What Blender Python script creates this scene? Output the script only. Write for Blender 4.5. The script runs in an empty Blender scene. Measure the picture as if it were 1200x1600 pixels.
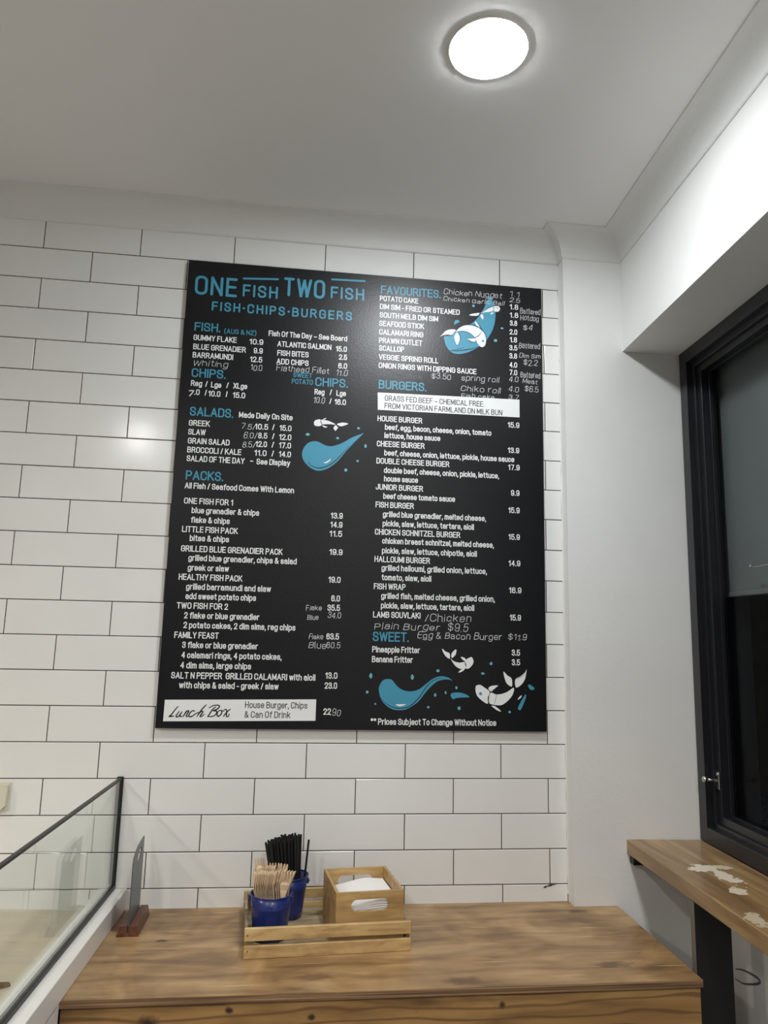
import bpy, bmesh, math, random
from math import sin, cos, pi, radians
from mathutils import Vector, Matrix
from mathutils.geometry import tessellate_polygon
random.seed(7)
SC = bpy.context.scene
COL = SC.collection
Z0 = 2.89                      # height of the top of the tiling above the floor

# ---------------------------------------------------------------- camera, world, exposure
cam = bpy.data.objects.new('camera', bpy.data.cameras.new('camera'))
COL.objects.link(cam)
cam.location = (0.8425, -2.3316, Z0 - 1.3099)
cam.rotation_euler = (1.7381, -0.0237, -0.1237)
cam.data.sensor_fit = 'HORIZONTAL'
cam.data.sensor_width = 36.0
cam.data.lens = 1155.0 / 1200.0 * 36.0
cam.data.clip_start = 0.02
SC.camera = cam
world = bpy.data.worlds.new('night')
SC.world = world
world.use_nodes = True
world.node_tree.nodes['Background'].inputs[0].default_value = (0.006, 0.008, 0.012, 1)
world.node_tree.nodes['Background'].inputs[1].default_value = 0.05
SC.view_settings.view_transform = 'Standard'
SC.view_settings.look = 'None'
SC.view_settings.gamma = 1.0
SC.view_settings.use_curve_mapping = False
SC.view_settings.exposure = 2.5
LAMP_MAIN = 42.0               # emission of the downlight in view
LAMP_ROOM = 3.0                # emission of the ones further back in the room
BEAM = 4.8                     # watts of their beams
CEIL = Z0 + 0.08

# ---------------------------------------------------------------- materials
def srgb(r, g, b):
    f = lambda c: c / 12.92 if c <= 0.04045 else ((c + 0.055) / 1.055) ** 2.4
    return (f(r / 255.0), f(g / 255.0), f(b / 255.0), 1.0)

def mat(name, col, rough=0.5, metal=0.0, spec=0.5, coat=0.0, bump=None, mottle=None):
    """plain procedural material; bump=(scale, strength), mottle=(scale, amount)"""
    m = bpy.data.materials.new(name); m.use_nodes = True
    nt = m.node_tree; b = nt.nodes['Principled BSDF']
    b.inputs['Base Color'].default_value = col
    b.inputs['Roughness'].default_value = rough
    b.inputs['Metallic'].default_value = metal
    b.inputs['Specular IOR Level'].default_value = spec
    b.inputs['Coat Weight'].default_value = coat
    tc = nt.nodes.new('ShaderNodeNewGeometry')
    if mottle:
        n = nt.nodes.new('ShaderNodeTexNoise'); n.inputs['Scale'].default_value = mottle[0]; n.inputs['Detail'].default_value = 4
        nt.links.new(tc.outputs['Position'], n.inputs['Vector'])
        r = nt.nodes.new('ShaderNodeMapRange'); r.inputs[1].default_value = 0.3; r.inputs[2].default_value = 0.7
        r.inputs[3].default_value = 1 - mottle[1]; r.inputs[4].default_value = 1 + mottle[1]
        nt.links.new(n.outputs['Fac'], r.inputs[0])
        mx = nt.nodes.new('ShaderNodeVectorMath'); mx.operation = 'SCALE'; mx.inputs[0].default_value = col[:3]
        nt.links.new(r.outputs[0], mx.inputs['Scale']); nt.links.new(mx.outputs[0], b.inputs['Base Color'])
    if bump:
        n = nt.nodes.new('ShaderNodeTexNoise'); n.inputs['Scale'].default_value = bump[0]; n.inputs['Detail'].default_value = 3
        nt.links.new(tc.outputs['Position'], n.inputs['Vector'])
        bp = nt.nodes.new('ShaderNodeBump'); bp.inputs['Strength'].default_value = bump[1]; bp.inputs['Distance'].default_value = 0.002
        nt.links.new(n.outputs['Fac'], bp.inputs['Height']); nt.links.new(bp.outputs[0], b.inputs['Normal'])
    return m

def wood(name, c1, c2, c3, grain=(3.0, 40.0, 40.0), scale=1.0, rough=0.5, rings=0.0, knots=(), patches=(), blotch=0.5, coat=0.0, ringdir='Z', ringscale=14.0, ringaspect=0.25, scratch=0.0):
    """wood: c1 pale, c2 mid, c3 dark. grain stretches noise. knots: (centre, radii).
    patches: (centre, radii, threshold) bare pale paint flakes."""
    m = bpy.data.materials.new(name); m.use_nodes = True
    nt = m.node_tree; N = nt.nodes.new; L = nt.links.new
    b = nt.nodes['Principled BSDF']
    g = N('ShaderNodeNewGeometry'); pos = g.outputs['Position']
    mp = N('ShaderNodeMapping'); mp.inputs['Scale'].default_value = grain; L(pos, mp.inputs['Vector'])
    n1 = N('ShaderNodeTexNoise'); n1.inputs['Scale'].default_value = scale; n1.inputs['Detail'].default_value = 6; n1.inputs['Distortion'].default_value = 0.6
    L(mp.outputs[0], n1.inputs['Vector'])
    n2 = N('ShaderNodeTexNoise'); n2.inputs['Scale'].default_value = 1.0; n2.inputs['Detail'].default_value = 3; n2.inputs['Distortion'].default_value = 1.2
    mp2 = N('ShaderNodeMapping'); mp2.inputs['Scale'].default_value = (grain[0] * 0.9, grain[1] * 0.22, grain[2] * 0.22); L(pos, mp2.inputs['Vector']); L(mp2.outputs[0], n2.inputs['Vector'])
    add = N('ShaderNodeMath'); add.operation = 'MULTIPLY_ADD'; add.inputs[1].default_value = blotch; L(n2.outputs['Fac'], add.inputs[0])
    s1 = N('ShaderNodeMath'); s1.operation = 'MULTIPLY'; s1.inputs[1].default_value = 1 - blotch; L(n1.outputs['Fac'], s1.inputs[0]); L(s1.outputs[0], add.inputs[2])
    cr = N('ShaderNodeValToRGB'); e = cr.color_ramp.elements
    e[0].position = 0.34; e[0].color = c3; e[1].position = 0.66; e[1].color = c1
    k = cr.color_ramp.elements.new(0.5); k.color = c2
    L(add.outputs[0], cr.inputs[0])
    col = cr.outputs[0]
    def mix(fac, a, bcol):
        x = N('ShaderNodeMix'); x.data_type = 'RGBA'
        L(fac, x.inputs[0]); L(a, x.inputs[6]); x.inputs[7].default_value = bcol
        return x.outputs[2]
    if rings:
        mr = N('ShaderNodeMapping'); mr.inputs['Scale'].default_value = (ringaspect, ringaspect if ringdir == 'Z' else 1.0, 1.0 if ringdir == 'Z' else ringaspect); L(pos, mr.inputs['Vector'])
        w = N('ShaderNodeTexWave'); w.wave_type = 'BANDS'; w.bands_direction = ringdir
        w.inputs['Scale'].default_value = ringscale; w.inputs['Distortion'].default_value = 7.0; w.inputs['Detail'].default_value = 2.0; w.inputs['Detail Scale'].default_value = 1.2
        L(mr.outputs[0], w.inputs['Vector'])
        rr = N('ShaderNodeMapRange'); rr.inputs[1].default_value = 0.84; rr.inputs[2].default_value = 0.98; rr.inputs[3].default_value = 0.0; rr.inputs[4].default_value = rings
        L(w.outputs['Fac'], rr.inputs[0]); col = mix(rr.outputs[0], col, c3)
    if scratch:
        for rz_, th in ((0.5, 0.70), (-0.35, 0.715)):
            ms = N('ShaderNodeMapping'); ms.inputs['Rotation'].default_value = (0, 0, rz_); ms.inputs['Scale'].default_value = (5.0, 110.0, 1.0); L(pos, ms.inputs['Vector'])
            ns = N('ShaderNodeTexNoise'); ns.inputs['Scale'].default_value = 1.0; ns.inputs['Detail'].default_value = 1.0; L(ms.outputs[0], ns.inputs['Vector'])
            fs_ = N('ShaderNodeMapRange'); fs_.inputs[1].default_value = th; fs_.inputs[2].default_value = th + 0.05; fs_.inputs[3].default_value = 0.0; fs_.inputs[4].default_value = scratch; L(ns.outputs['Fac'], fs_.inputs[0])
            col = mix(fs_.outputs[0], col, (c1[0] * 1.35, c1[1] * 1.4, c1[2] * 1.5, 1))
    def blob(c, r):
        s = N('ShaderNodeVectorMath'); s.operation = 'SUBTRACT'; L(pos, s.inputs[0]); s.inputs[1].default_value = c
        d = N('ShaderNodeVectorMath'); d.operation = 'DIVIDE'; L(s.outputs[0], d.inputs[0]); d.inputs[1].default_value = r
        nn = N('ShaderNodeTexNoise'); nn.inputs['Scale'].default_value = 45.0; L(pos, nn.inputs['Vector'])
        l = N('ShaderNodeVectorMath'); l.operation = 'LENGTH'; L(d.outputs[0], l.inputs[0])
        a = N('ShaderNodeMath'); a.operation = 'MULTIPLY_ADD'; L(nn.outputs['Fac'], a.inputs[0]); a.inputs[1].default_value = 1.4; L(l.outputs['Value'], a.inputs[2])
        return a.outputs[0]
    for (c, r, cc, amt) in knots:
        q = blob(c, r)
        f = N('ShaderNodeMapRange'); f.inputs[1].default_value = 1.9; f.inputs[2].default_value = 1.2; f.inputs[3].default_value = 0.0; f.inputs[4].default_value = amt
        L(q, f.inputs[0]); col = mix(f.outputs[0], col, cc)
    for (c, r, cc) in patches:
        q = blob(c, r)
        n3 = N('ShaderNodeTexNoise'); n3.inputs['Scale'].default_value = 60.0; n3.inputs['Detail'].default_value = 6; L(pos, n3.inputs['Vector'])
        a = N('ShaderNodeMath'); a.operation = 'MULTIPLY_ADD'; L(n3.outputs['Fac'], a.inputs[0]); a.inputs[1].default_value = 1.6; L(q, a.inputs[2])
        f = N('ShaderNodeMapRange'); f.inputs[1].default_value = 2.42; f.inputs[2].default_value = 2.36; L(a.outputs[0], f.inputs[0])
        col = mix(f.outputs[0], col, cc)
    L(col, b.inputs['Base Color'])
    b.inputs['Roughness'].default_value = rough; b.inputs['Coat Weight'].default_value = coat; b.inputs['Coat Roughness'].default_value = 0.05
    bp = N('ShaderNodeBump'); bp.inputs['Strength'].default_value = 0.12; bp.inputs['Distance'].default_value = 0.002
    L(n1.outputs['Fac'], bp.inputs['Height']); L(bp.outputs[0], b.inputs['Normal'])
    return m

def glass_mat(name, tint, rough=0.01, refl=1.0):
    m = bpy.data.materials.new(name); m.use_nodes = True
    nt = m.node_tree; N = nt.nodes.new; L = nt.links.new
    for n in list(nt.nodes):
        if n.type == 'BSDF_PRINCIPLED': nt.nodes.remove(n)
    out = [n for n in nt.nodes if n.type == 'OUTPUT_MATERIAL'][0]
    t = N('ShaderNodeBsdfTransparent'); t.inputs[0].default_value = tint
    gl = N('ShaderNodeBsdfGlossy'); gl.inputs['Roughness'].default_value = rough; gl.inputs['Color'].default_value = (1, 1, 1, 1)
    lw = N('ShaderNodeLayerWeight'); lw.inputs['Blend'].default_value = 0.5
    pw = N('ShaderNodeMath'); pw.operation = 'POWER'; pw.inputs[1].default_value = 5.0; L(lw.outputs['Facing'], pw.inputs[0])
    mu = N('ShaderNodeMath'); mu.operation = 'MULTIPLY_ADD'; mu.inputs[1].default_value = 0.95 * refl; mu.inputs[2].default_value = 0.042 * refl; L(pw.outputs[0], mu.inputs[0])
    mx = N('ShaderNodeMixShader'); L(mu.outputs[0], mx.inputs[0]); L(t.outputs[0], mx.inputs[1]); L(gl.outputs[0], mx.inputs[2]); L(mx.outputs[0], out.inputs[0])
    return m

def emit_mat(name, col, strength):
    m = bpy.data.materials.new(name); m.use_nodes = True
    b = m.node_tree.nodes['Principled BSDF']
    b.inputs['Base Color'].default_value = (0.8, 0.8, 0.8, 1)
    b.inputs['Emission Color'].default_value = col; b.inputs['Emission Strength'].default_value = strength
    return m

M = {}
M['tile'] = mat('white_glaze', srgb(232, 232, 229), 0.16, spec=0.5, bump=(9.0, 0.22), mottle=(5.0, 0.02))
M['grout'] = mat('dark_grout', srgb(74, 62, 54), 0.9, mottle=(30.0, 0.2))
M['paint'] = mat('wall_paint', srgb(232, 232, 229), 0.42, bump=(70.0, 0.25), mottle=(3.0, 0.03))
M['ceiling'] = mat('ceiling_paint', srgb(240, 239, 237), 0.6, bump=(120.0, 0.08))
M['cove'] = mat('cove_paint', srgb(226, 226, 223), 0.5, bump=(60.0, 0.1))
M['shopfront'] = mat('dark_shopfront', srgb(46, 46, 50), 0.3)
M['far_wall'] = mat('grey_far_wall', srgb(150, 150, 150), 0.6)
M['floor'] = mat('floor_vinyl', srgb(112, 114, 116), 0.35, mottle=(6.0, 0.1))
M['board'] = mat('chalkboard', srgb(8, 10, 15), 0.37, spec=0.42, bump=(140.0, 0.14), mottle=(7.0, 0.12))
M['white_print'] = mat('white_print', srgb(235, 237, 236), 0.45)
M['black_print'] = mat('black_print', srgb(16, 17, 19), 0.5)
M['teal_print'] = mat('teal_print', srgb(66, 148, 176), 0.45)
M['drop_print'] = mat('pale_teal_print', srgb(108, 176, 192), 0.45)
M['chalk'] = mat('chalk_ink', srgb(205, 207, 208), 0.7)
M['faded_chalk'] = mat('rubbed_chalk', srgb(116, 119, 124), 0.8)
M['black_trim'] = mat('black_rubber', srgb(26, 25, 25), 0.45)
M['white_lacquer'] = mat('white_lacquer', srgb(232, 229, 224), 0.3, bump=(20.0, 0.05))
M['cream'] = mat('cream_laminate', srgb(214, 205, 186), 0.35, mottle=(3.0, 0.04))
M['glass'] = glass_mat('counter_glass', (0.93, 0.955, 0.94, 1), 0.01, 1.15)
M['window_glass'] = glass_mat('window_glass', (0.86, 0.87, 0.87, 1), 0.02, 0.12)
M['black_frame'] = mat('black_gloss_paint', srgb(30, 31, 35), 0.28, bump=(25.0, 0.1))
M['blind'] = mat('blind_fabric', srgb(118, 125, 124), 0.8)
M['night'] = mat('night_black', srgb(3, 3, 4), 1.0, spec=0.0)  # darkness of the night put into the outside wall's near-black colour
M['chrome'] = mat('chrome', srgb(205, 205, 205), 0.15, metal=1.0)
M['blue'] = mat('blue_enamel', srgb(30, 46, 112), 0.32, coat=0.2, bump=(60.0, 0.05))
M['wire'] = mat('dark_wire', srgb(60, 60, 66), 0.35, metal=0.8)
M['straw'] = mat('black_straw', srgb(24, 24, 25), 0.4)
M['napkin'] = mat('white_paper', srgb(240, 238, 236), 0.85, bump=(300.0, 0.1))
M['rubber_tip'] = mat('matte_black_plastic', srgb(30, 29, 28), 0.8, spec=0.1)
M['scuff'] = mat('scuff_grey', srgb(96, 92, 88), 0.8)
M['slate'] = mat('charcoal_acrylic', srgb(84, 88, 89), 0.35, bump=(40.0, 0.1))
M['steel_black'] = mat('black_steel', srgb(12, 10, 10), 0.45)
M['pale_edge'] = mat('pale_edge_band', srgb(112, 106, 98), 0.6)
M['plastic'] = mat('aged_plastic', srgb(214, 210, 192), 0.35)
M['fork'] = wood('birch', srgb(238, 220, 190), srgb(226, 202, 168), srgb(200, 172, 136), grain=(60, 60, 8), rough=0.7, blotch=0.3)
M['ply'] = wood('worn_plywood', srgb(184, 152, 108), srgb(154, 121, 80), srgb(100, 74, 48), grain=(5.0, 22.0, 22.0), rough=0.42, rings=0.3, blotch=0.55, scratch=0.6, coat=0.12, ringdir='Y', ringscale=3.2, ringaspect=0.4,
    knots=[((1.275, -0.50, 0.799), (0.045, 0.022, 0.05), srgb(96, 66, 42), 0.75), ((1.71, -0.085, 0.799), (0.028, 0.014, 0.05), srgb(80, 54, 40), 0.9), ((0.93, -0.462, 0.799), (0.05, 0.02, 0.05), srgb(104, 72, 46), 0.8),
           ((1.43, -0.26, 0.799), (0.07, 0.022, 0.05), srgb(116, 84, 56), 0.6), ((1.66, -0.44, 0.799), (0.05, 0.018, 0.05), srgb(92, 62, 42), 0.8), ((0.55, -0.23, 0.799), (0.02, 0.008, 0.05), srgb(70, 48, 32), 1.0)])
M['pine'] = wood('pine_face', srgb(184, 147, 92), srgb(160, 122, 70), srgb(106, 74, 40), grain=(3.0, 30.0, 34.0), rough=0.45, rings=0.75, blotch=0.5, coat=0.1, ringdir='Z', ringscale=11.0, ringaspect=0.2,
    knots=[((0.575, -0.526, 0.742), (0.024, 0.05, 0.018), srgb(56, 36, 22), 1.0), ((0.745, -0.526, 0.765), (0.01, 0.05, 0.008), srgb(60, 40, 26), 1.0), ((0.925, -0.526, 0.745), (0.01, 0.05, 0.008), srgb(60, 40, 26), 1.0),
           ((0.42, -0.526, 0.725), (0.012, 0.05, 0.01), srgb(70, 44, 26), 1.0), ((1.36, -0.526, 0.757), (0.009, 0.05, 0.009), srgb(60, 40, 26), 1.0)])
M['ply_edge'] = wood('plywood_edge', srgb(176, 142, 102), srgb(120, 90, 62), srgb(66, 46, 32), grain=(2.0, 10.0, 400.0), rough=0.7, blotch=0.2)
M['ledge'] = wood('ledge_timber', srgb(178, 148, 106), srgb(150, 120, 80), srgb(112, 84, 54), grain=(26.0, 3.0, 26.0), rough=0.38, blotch=0.5, coat=0.2,
    patches=[((1.972, -0.335, 0.987), (0.050, 0.035, 0.03), srgb(226, 214, 192)), ((1.99, -0.40, 0.987), (0.028, 0.075, 0.03), srgb(226, 214, 192)), ((1.955, -0.515, 0.987), (0.022, 0.028, 0.03), srgb(220, 206, 182)), ((2.035, -0.33, 0.987), (0.02, 0.02, 0.03), srgb(214, 200, 176)), ((1.885, -0.70, 0.987), (0.022, 0.05, 0.03), srgb(196, 180, 152))])
M['crate'] = wood('crate_pine', srgb(214, 186, 134), srgb(194, 163, 110), srgb(150, 116, 76), grain=(7.0, 50.0, 50.0), rough=0.55, blotch=0.45)
M['crate_floor'] = wood('weathered_slats', srgb(176, 158, 128), srgb(150, 132, 102), srgb(104, 88, 66), grain=(7.0, 60.0, 60.0), rough=0.7, blotch=0.4)
M['box'] = wood('acacia', srgb(198, 166, 112), srgb(178, 144, 92), srgb(146, 112, 70), grain=(6.0, 60.0, 60.0), rough=0.5, blotch=0.4)
M['walnut'] = wood('red_brown_wood', srgb(124, 80, 60), srgb(98, 60, 44), srgb(66, 38, 28), grain=(60.0, 8.0, 60.0), rough=0.4, blotch=0.4)

# ---------------------------------------------------------------- mesh helpers
def new_obj(name, verts, faces, material, parent=None, origin=(0, 0, 0), smooth=False):
    me = bpy.data.meshes.new(name)
    o0 = Vector(origin)
    me.from_pydata([Vector(v) - o0 for v in verts], [], faces)
    bm = bmesh.new(); bm.from_mesh(me)
    bmesh.ops.recalc_face_normals(bm, faces=bm.faces); bm.to_mesh(me); bm.free()
    if smooth:
        me.polygons.foreach_set('use_smooth', [True] * len(me.polygons))
    me.materials.append(material)
    o = bpy.data.objects.new(name, me); COL.objects.link(o)
    if parent is not None: o.parent = parent
    else: o.location = origin
    return o

class G:
    """collects shapes for one mesh; xf maps local points to the room"""
    def __init__(s, xf=None): s.v = []; s.f = []; s.xf = xf or (lambda p: Vector(p))
    def add(s, vs, fs):
        n = len(s.v); s.v += [s.xf(Vector(p)) for p in vs]; s.f += [tuple(i + n for i in f) for f in fs]; return s
    def box(s, x0, x1, y0, y1, z0, z1, bev=0.0):
        x0, x1 = min(x0, x1), max(x0, x1); y0, y1 = min(y0, y1), max(y0, y1); z0, z1 = min(z0, z1), max(z0, z1)
        if not bev:
            vs = [(x, y, z) for x in (x0, x1) for y in (y0, y1) for z in (z0, z1)]
            return s.add(vs, [(0, 1, 3, 2), (4, 6, 7, 5), (0, 4, 5, 1), (2, 3, 7, 6), (0, 2, 6, 4), (1, 5, 7, 3)])
        bm = bmesh.new(); bmesh.ops.create_cube(bm, size=1.0)
        for v in bm.verts:
            v.co = Vector(((x0 + x1) / 2 + v.co.x * (x1 - x0), (y0 + y1) / 2 + v.co.y * (y1 - y0), (z0 + z1) / 2 + v.co.z * (z1 - z0)))
        bmesh.ops.bevel(bm, geom=bm.edges[:], offset=bev, segments=1, affect='EDGES')
        bm.verts.index_update()
        vs = [v.co.copy() for v in bm.verts]; fs = [tuple(v.index for v in f.verts) for f in bm.faces]; bm.free()
        return s.add(vs, fs)
    def prism(s, outline, axis, a, b, holes=()):
        """outline: 2D points; axis: 'X','Y','Z' extrusion axis from a to b; holes: list of 2D loops"""
        loops = [outline] + list(holes)
        P = [p for l in loops for p in l]
        def to3(p, d):
            return {'X': (d, p[0], p[1]), 'Y': (p[0], d, p[1]), 'Z': (p[0], p[1], d)}[axis]
        tri = tessellate_polygon([[Vector((p[0], p[1], 0)) for p in l] for l in loops])
        n = len(P); vs = [to3(p, a) for p in P] + [to3(p, b) for p in P]
        fs = [tuple(t) for t in tri] + [tuple(i + n for i in t) for t in tri]
        k = 0
        for l in loops:
            m = len(l)
            for i in range(m):
                j = (i + 1) % m; fs.append((k + i, k + j, k + j + n, k + i + n))
            k += m
        return s.add(vs, fs)
    def lathe(s, prof, c, n=28, closed=False):
        """prof: (r, z) list round the vertical axis through c"""
        vs = []; fs = []
        for r, z in prof:
            for i in range(n):
                a = 2 * pi * i / n; vs.append((c[0] + r * cos(a), c[1] + r * sin(a), c[2] + z))
        m = len(prof)
        for k in range(m - 1 + (1 if closed else 0)):
            k2 = (k + 1) % m
            for i in range(n):
                j = (i + 1) % n; fs.append((k * n + i, k * n + j, k2 * n + j, k2 * n + i))
        return s.add(vs, fs)
    def tube(s, pts, r, n=8, cap=True):
        pts = [Vector(p) for p in pts]; vs = []; fs = []
        up = Vector((0.13, 0.21, 0.97))
        for i, p in enumerate(pts):
            d = (pts[min(i + 1, len(pts) - 1)] - pts[max(i - 1, 0)]).normalized()
            if abs(d.dot(up)) > 0.98: up2 = Vector((1, 0, 0))
            else: up2 = up
            a = d.cross(up2).normalized(); b = d.cross(a)
            rr = r[i] if isinstance(r, (list, tuple)) else r
            vs += [p + rr * (cos(2 * pi * k / n) * a + sin(2 * pi * k / n) * b) for k in range(n)]
        for i in range(len(pts) - 1):
            for k in range(n):
                j = (k + 1) % n; fs.append((i * n + k, i * n + j, (i + 1) * n + j, (i + 1) * n + k))
        if cap: fs += [tuple(range(n)), tuple(range((len(pts) - 1) * n, len(pts) * n))]
        return s.add(vs, fs)
    def build(s, name, material, parent=None, origin=None, smooth=False):
        o = origin if origin is not None else (parent['_o'] if parent is not None and '_o' in parent else (0, 0, 0))
        return new_obj(name, s.v, s.f, material, parent, o, smooth)

def tag(o, label=None, cat=None, group=None, kind=None):
    if label: o['label'] = label
    if cat: o['category'] = cat
    if group: o['group'] = group
    if kind: o['kind'] = kind
    return o
ORIG = {}
def thing(name, label, cat, loc, group=None):
    o = bpy.data.objects.new(name, None); COL.objects.link(o); o.location = loc
    o.empty_display_size = 0.05; ORIG[o.name] = tuple(loc)
    return tag(o, label, cat, group)
def part(name, g, material, root, smooth=False):
    """a part of a thing whose Empty stands at ORIG: vertices are given in room coordinates"""
    return new_obj(name, g.v, g.f, material, root, ORIG[root.name], smooth)
def subpart(name, g, material, par, root, smooth=False):
    return new_obj(name, g.v, g.f, material, par, ORIG[root.name], smooth)
def struct(name, g, material, parent=None, smooth=False):
    o = new_obj(name, g.v, g.f, material, parent, (0, 0, 0), smooth)
    o['kind'] = 'structure'
    return o
def copy_tree(root):
    c = root.copy(); COL.objects.link(c)
    for ch in root.children:
        d = ch.copy(); COL.objects.link(d); d.parent = c
        for e in ch.children:
            f = e.copy(); COL.objects.link(f); f.parent = d
    return c
# ---------------------------------------------------------------- the room
# the right-hand wall runs 2.9 degrees off square: RW turns its own frame into the room's
_a = math.atan(0.05); _ca, _sa = cos(_a), sin(_a)
def RW(p):
    x, y = p[0] - 1.925, p[1] + 0.047
    return Vector((1.925 + x * _ca + y * _sa, -0.047 - x * _sa + y * _ca, p[2]))
XP = 1.7185                    # where the tiling stops against the pier
XL = -3.2; YF = -8.0

g = G(); g.box(XL - 0.1, 2.6, YF, 0.2, -0.1, 0.0); struct('floor', g, M['floor'])
g = G(); g.box(XL - 0.1, 2.9, YF, 0.2, CEIL, CEIL + 0.1); struct('ceiling', g, M['ceiling'])
g = G(); g.box(XL - 0.1, XL, YF, 0.1, 0, CEIL); struct('wall_left', g, M['far_wall'])
g = G(); g.box(XL - 0.1, 2.6, YF - 0.1, YF, 0, CEIL); struct('wall_front', g, M['shopfront'])
g = G(); g.box(XL - 0.1, XP + 0.02, 0.0016, 0.15, 0, CEIL + 0.02)
wall_back = struct('wall_back', g, M['grout'])
# pier closing the tiled wall on the right
g = G(); g.box(XP, 2.31, -0.047, 0.16, 0, CEIL + 0.02); struct('wall_pier', g, M['paint'])
# thin bead of filler where tiles and pier meet
g = G()
pts = []
for i in range(60):
    z = 0.82 + i * (Z0 - 0.83) / 59
    pts.append((XP + 0.0005 * sin(i * 1.7), -0.001, z))
g.tube(pts, [0.0022 + 0.0012 * random.random() for _ in pts], 5); struct('trim_1', g, M['paint'])
# window wall: lintel, wall under the window, the rest of the wall towards the street
g = G(RW); g.box(1.925, 2.42, 0.06, -6.9, Z0 - 0.329, CEIL + 0.05); lintel = struct('wall_right', g, M['paint'])
g = G(RW); g.box(2.087, 2.42, 0.06, -1.75, 0, Z0 - 1.947); struct('wall_right_lower', g, M['paint'])
g = G(RW); g.box(1.925, 2.42, -1.75, -7.9, 0, Z0 - 0.329); struct('wall_right_far', g, M['paint'])
# scuffed ring on the lower wall
g = G(RW)
ring = [(2.0866, -0.285, Z0 - 2.172), (2.0866, -0.3206, Z0 - 2.160), (2.0866, -0.358, Z0 - 2.153), (2.0866, -0.388, Z0 - 2.150), (2.0866, -0.402, Z0 - 2.153), (2.0866, -0.390, Z0 - 2.164), (2.0866, -0.355, Z0 - 2.180), (2.0866, -0.317, Z0 - 2.194), (2.0866, -0.28, Z0 - 2.198)]
def smooth3(P, n=4):
    P = [Vector(p) for p in P]; out = []
    for i in range(len(P) - 1):
        p0, p1, p2, p3 = P[max(i - 1, 0)], P[i], P[i + 1], P[min(i + 2, len(P) - 1)]
        out += [0.5 * ((2 * p1) + (p2 - p0) * (k / n) + (2 * p0 - 5 * p1 + 4 * p2 - p3) * (k / n) ** 2 + (3 * p1 - p0 - 3 * p2 + p3) * (k / n) ** 3) for k in range(n)]
    return out + [P[-1]]
ring = smooth3(ring)
g.tube(ring, [0.0012 + 0.0022 * sin(pi * i / (len(ring) - 1)) for i in range(len(ring))], 5)
tag(g.build('scuff_mark', M['scuff']), 'thin dark curved scuff mark on the grey wall under the timber ledge', 'mark')

g = G()
g.tube(smooth3([(1.640, -0.0004, Z0 - 2.052), (1.652, -0.0004, Z0 - 2.047), (1.668, -0.0004, Z0 - 2.044), (1.684, -0.0004, Z0 - 2.041)]), [0.0006, 0.0016, 0.0028, 0.0020, 0.0012, 0.0022, 0.0030, 0.0022, 0.0010, 0.0016, 0.0010, 0.0006, 0.0004], 5)
tag(g.build('scuff_mark', M['black_trim']), 'small black smudge on the lowest tile joint near the pier', 'mark')

# cove cornice following tiled wall, pier and right wall
S = 0.08
prof = [(0.0, -0.006), (0.003, -0.006), (0.006, -0.002), (0.006, 0.0)]
for i in range(1, 12):
    t = pi / 2 * i / 12
    prof.append((0.006 + (S - 0.006) * (1 - cos(t)), (S - 0.006) * sin(t)))
prof += [(S, S - 0.005), (S + 0.001, S)]
w1 = Vector((XL, 0)); c1 = (XP, 0); c2 = (XP, -0.047)
def path(d):
    # corner positions of the cove line at distance d from the walls
    rwx = lambda y: 1.925 + 0.05 * (y + 0.047) - d * 1.00125
    return [(XL, -d), (XP - d, -d), (XP - d, -0.047 - d), (rwx(-0.047 - d), -0.047 - d), (rwx(YF), YF)]
g = G(); vs = []; fs = []
for (d, z) in prof:
    for (x, y) in path(d): vs.append((x, y, Z0 + z))
for i in range(len(prof) - 1):
    for k in range(4):
        fs.append((i * 5 + k, i * 5 + k + 1, (i + 1) * 5 + k + 1, (i + 1) * 5 + k))
g.add(vs, fs); struct('trim_2', g, M['cove'])

# ---------------------------------------------------------------- wall tiles, one object each
ZL = [-0.0986, -0.2028, -0.305, -0.4079, -0.5098, -0.612, -0.7145, -0.8163, -0.9189, -1.0208, -1.1238, -1.2254, -1.3279, -1.4297, -1.5321, -1.6345, -1.736, -1.8369, -1.9388, -2.0351]
ZR = [-0.1015, -0.2051, -0.3061, -0.4098, -0.512, -0.6123, -0.7146, -0.8151, -0.9146, -1.0165, -1.1175, -1.2192, -1.3215, -1.4254, -1.5283, -1.6316, -1.7345, -1.8376, -1.9407, -2.0422]
ZL = [0.0035] + ZL; ZR = [-0.003] + ZR
dxc = [-0.00599, 0.0014, -0.03069, -0.03282, 0.0017, -0.01]
def dx(X, Z): return dxc[0] + dxc[1] * X + dxc[2] * Z + dxc[3] * Z * Z + dxc[4] * X * Z + dxc[5] * Z ** 3
def zj(j, X):
    if j > 20 - 0: 
        return zj(20, X) - 0.1015 * (j - 20)
    t = (X + 0.147) / (1.7185 + 0.147); t = max(-1.0, min(1.0, t))
    return ZL[j] * (1 - t) + ZR[j] * t
ZL.append(ZL[-1] - 0.1015) if len(ZL) < 21 else None
ZR.append(ZR[-1] - 0.1015) if len(ZR) < 21 else None
J = 0.0013; T = 0.0013
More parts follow.
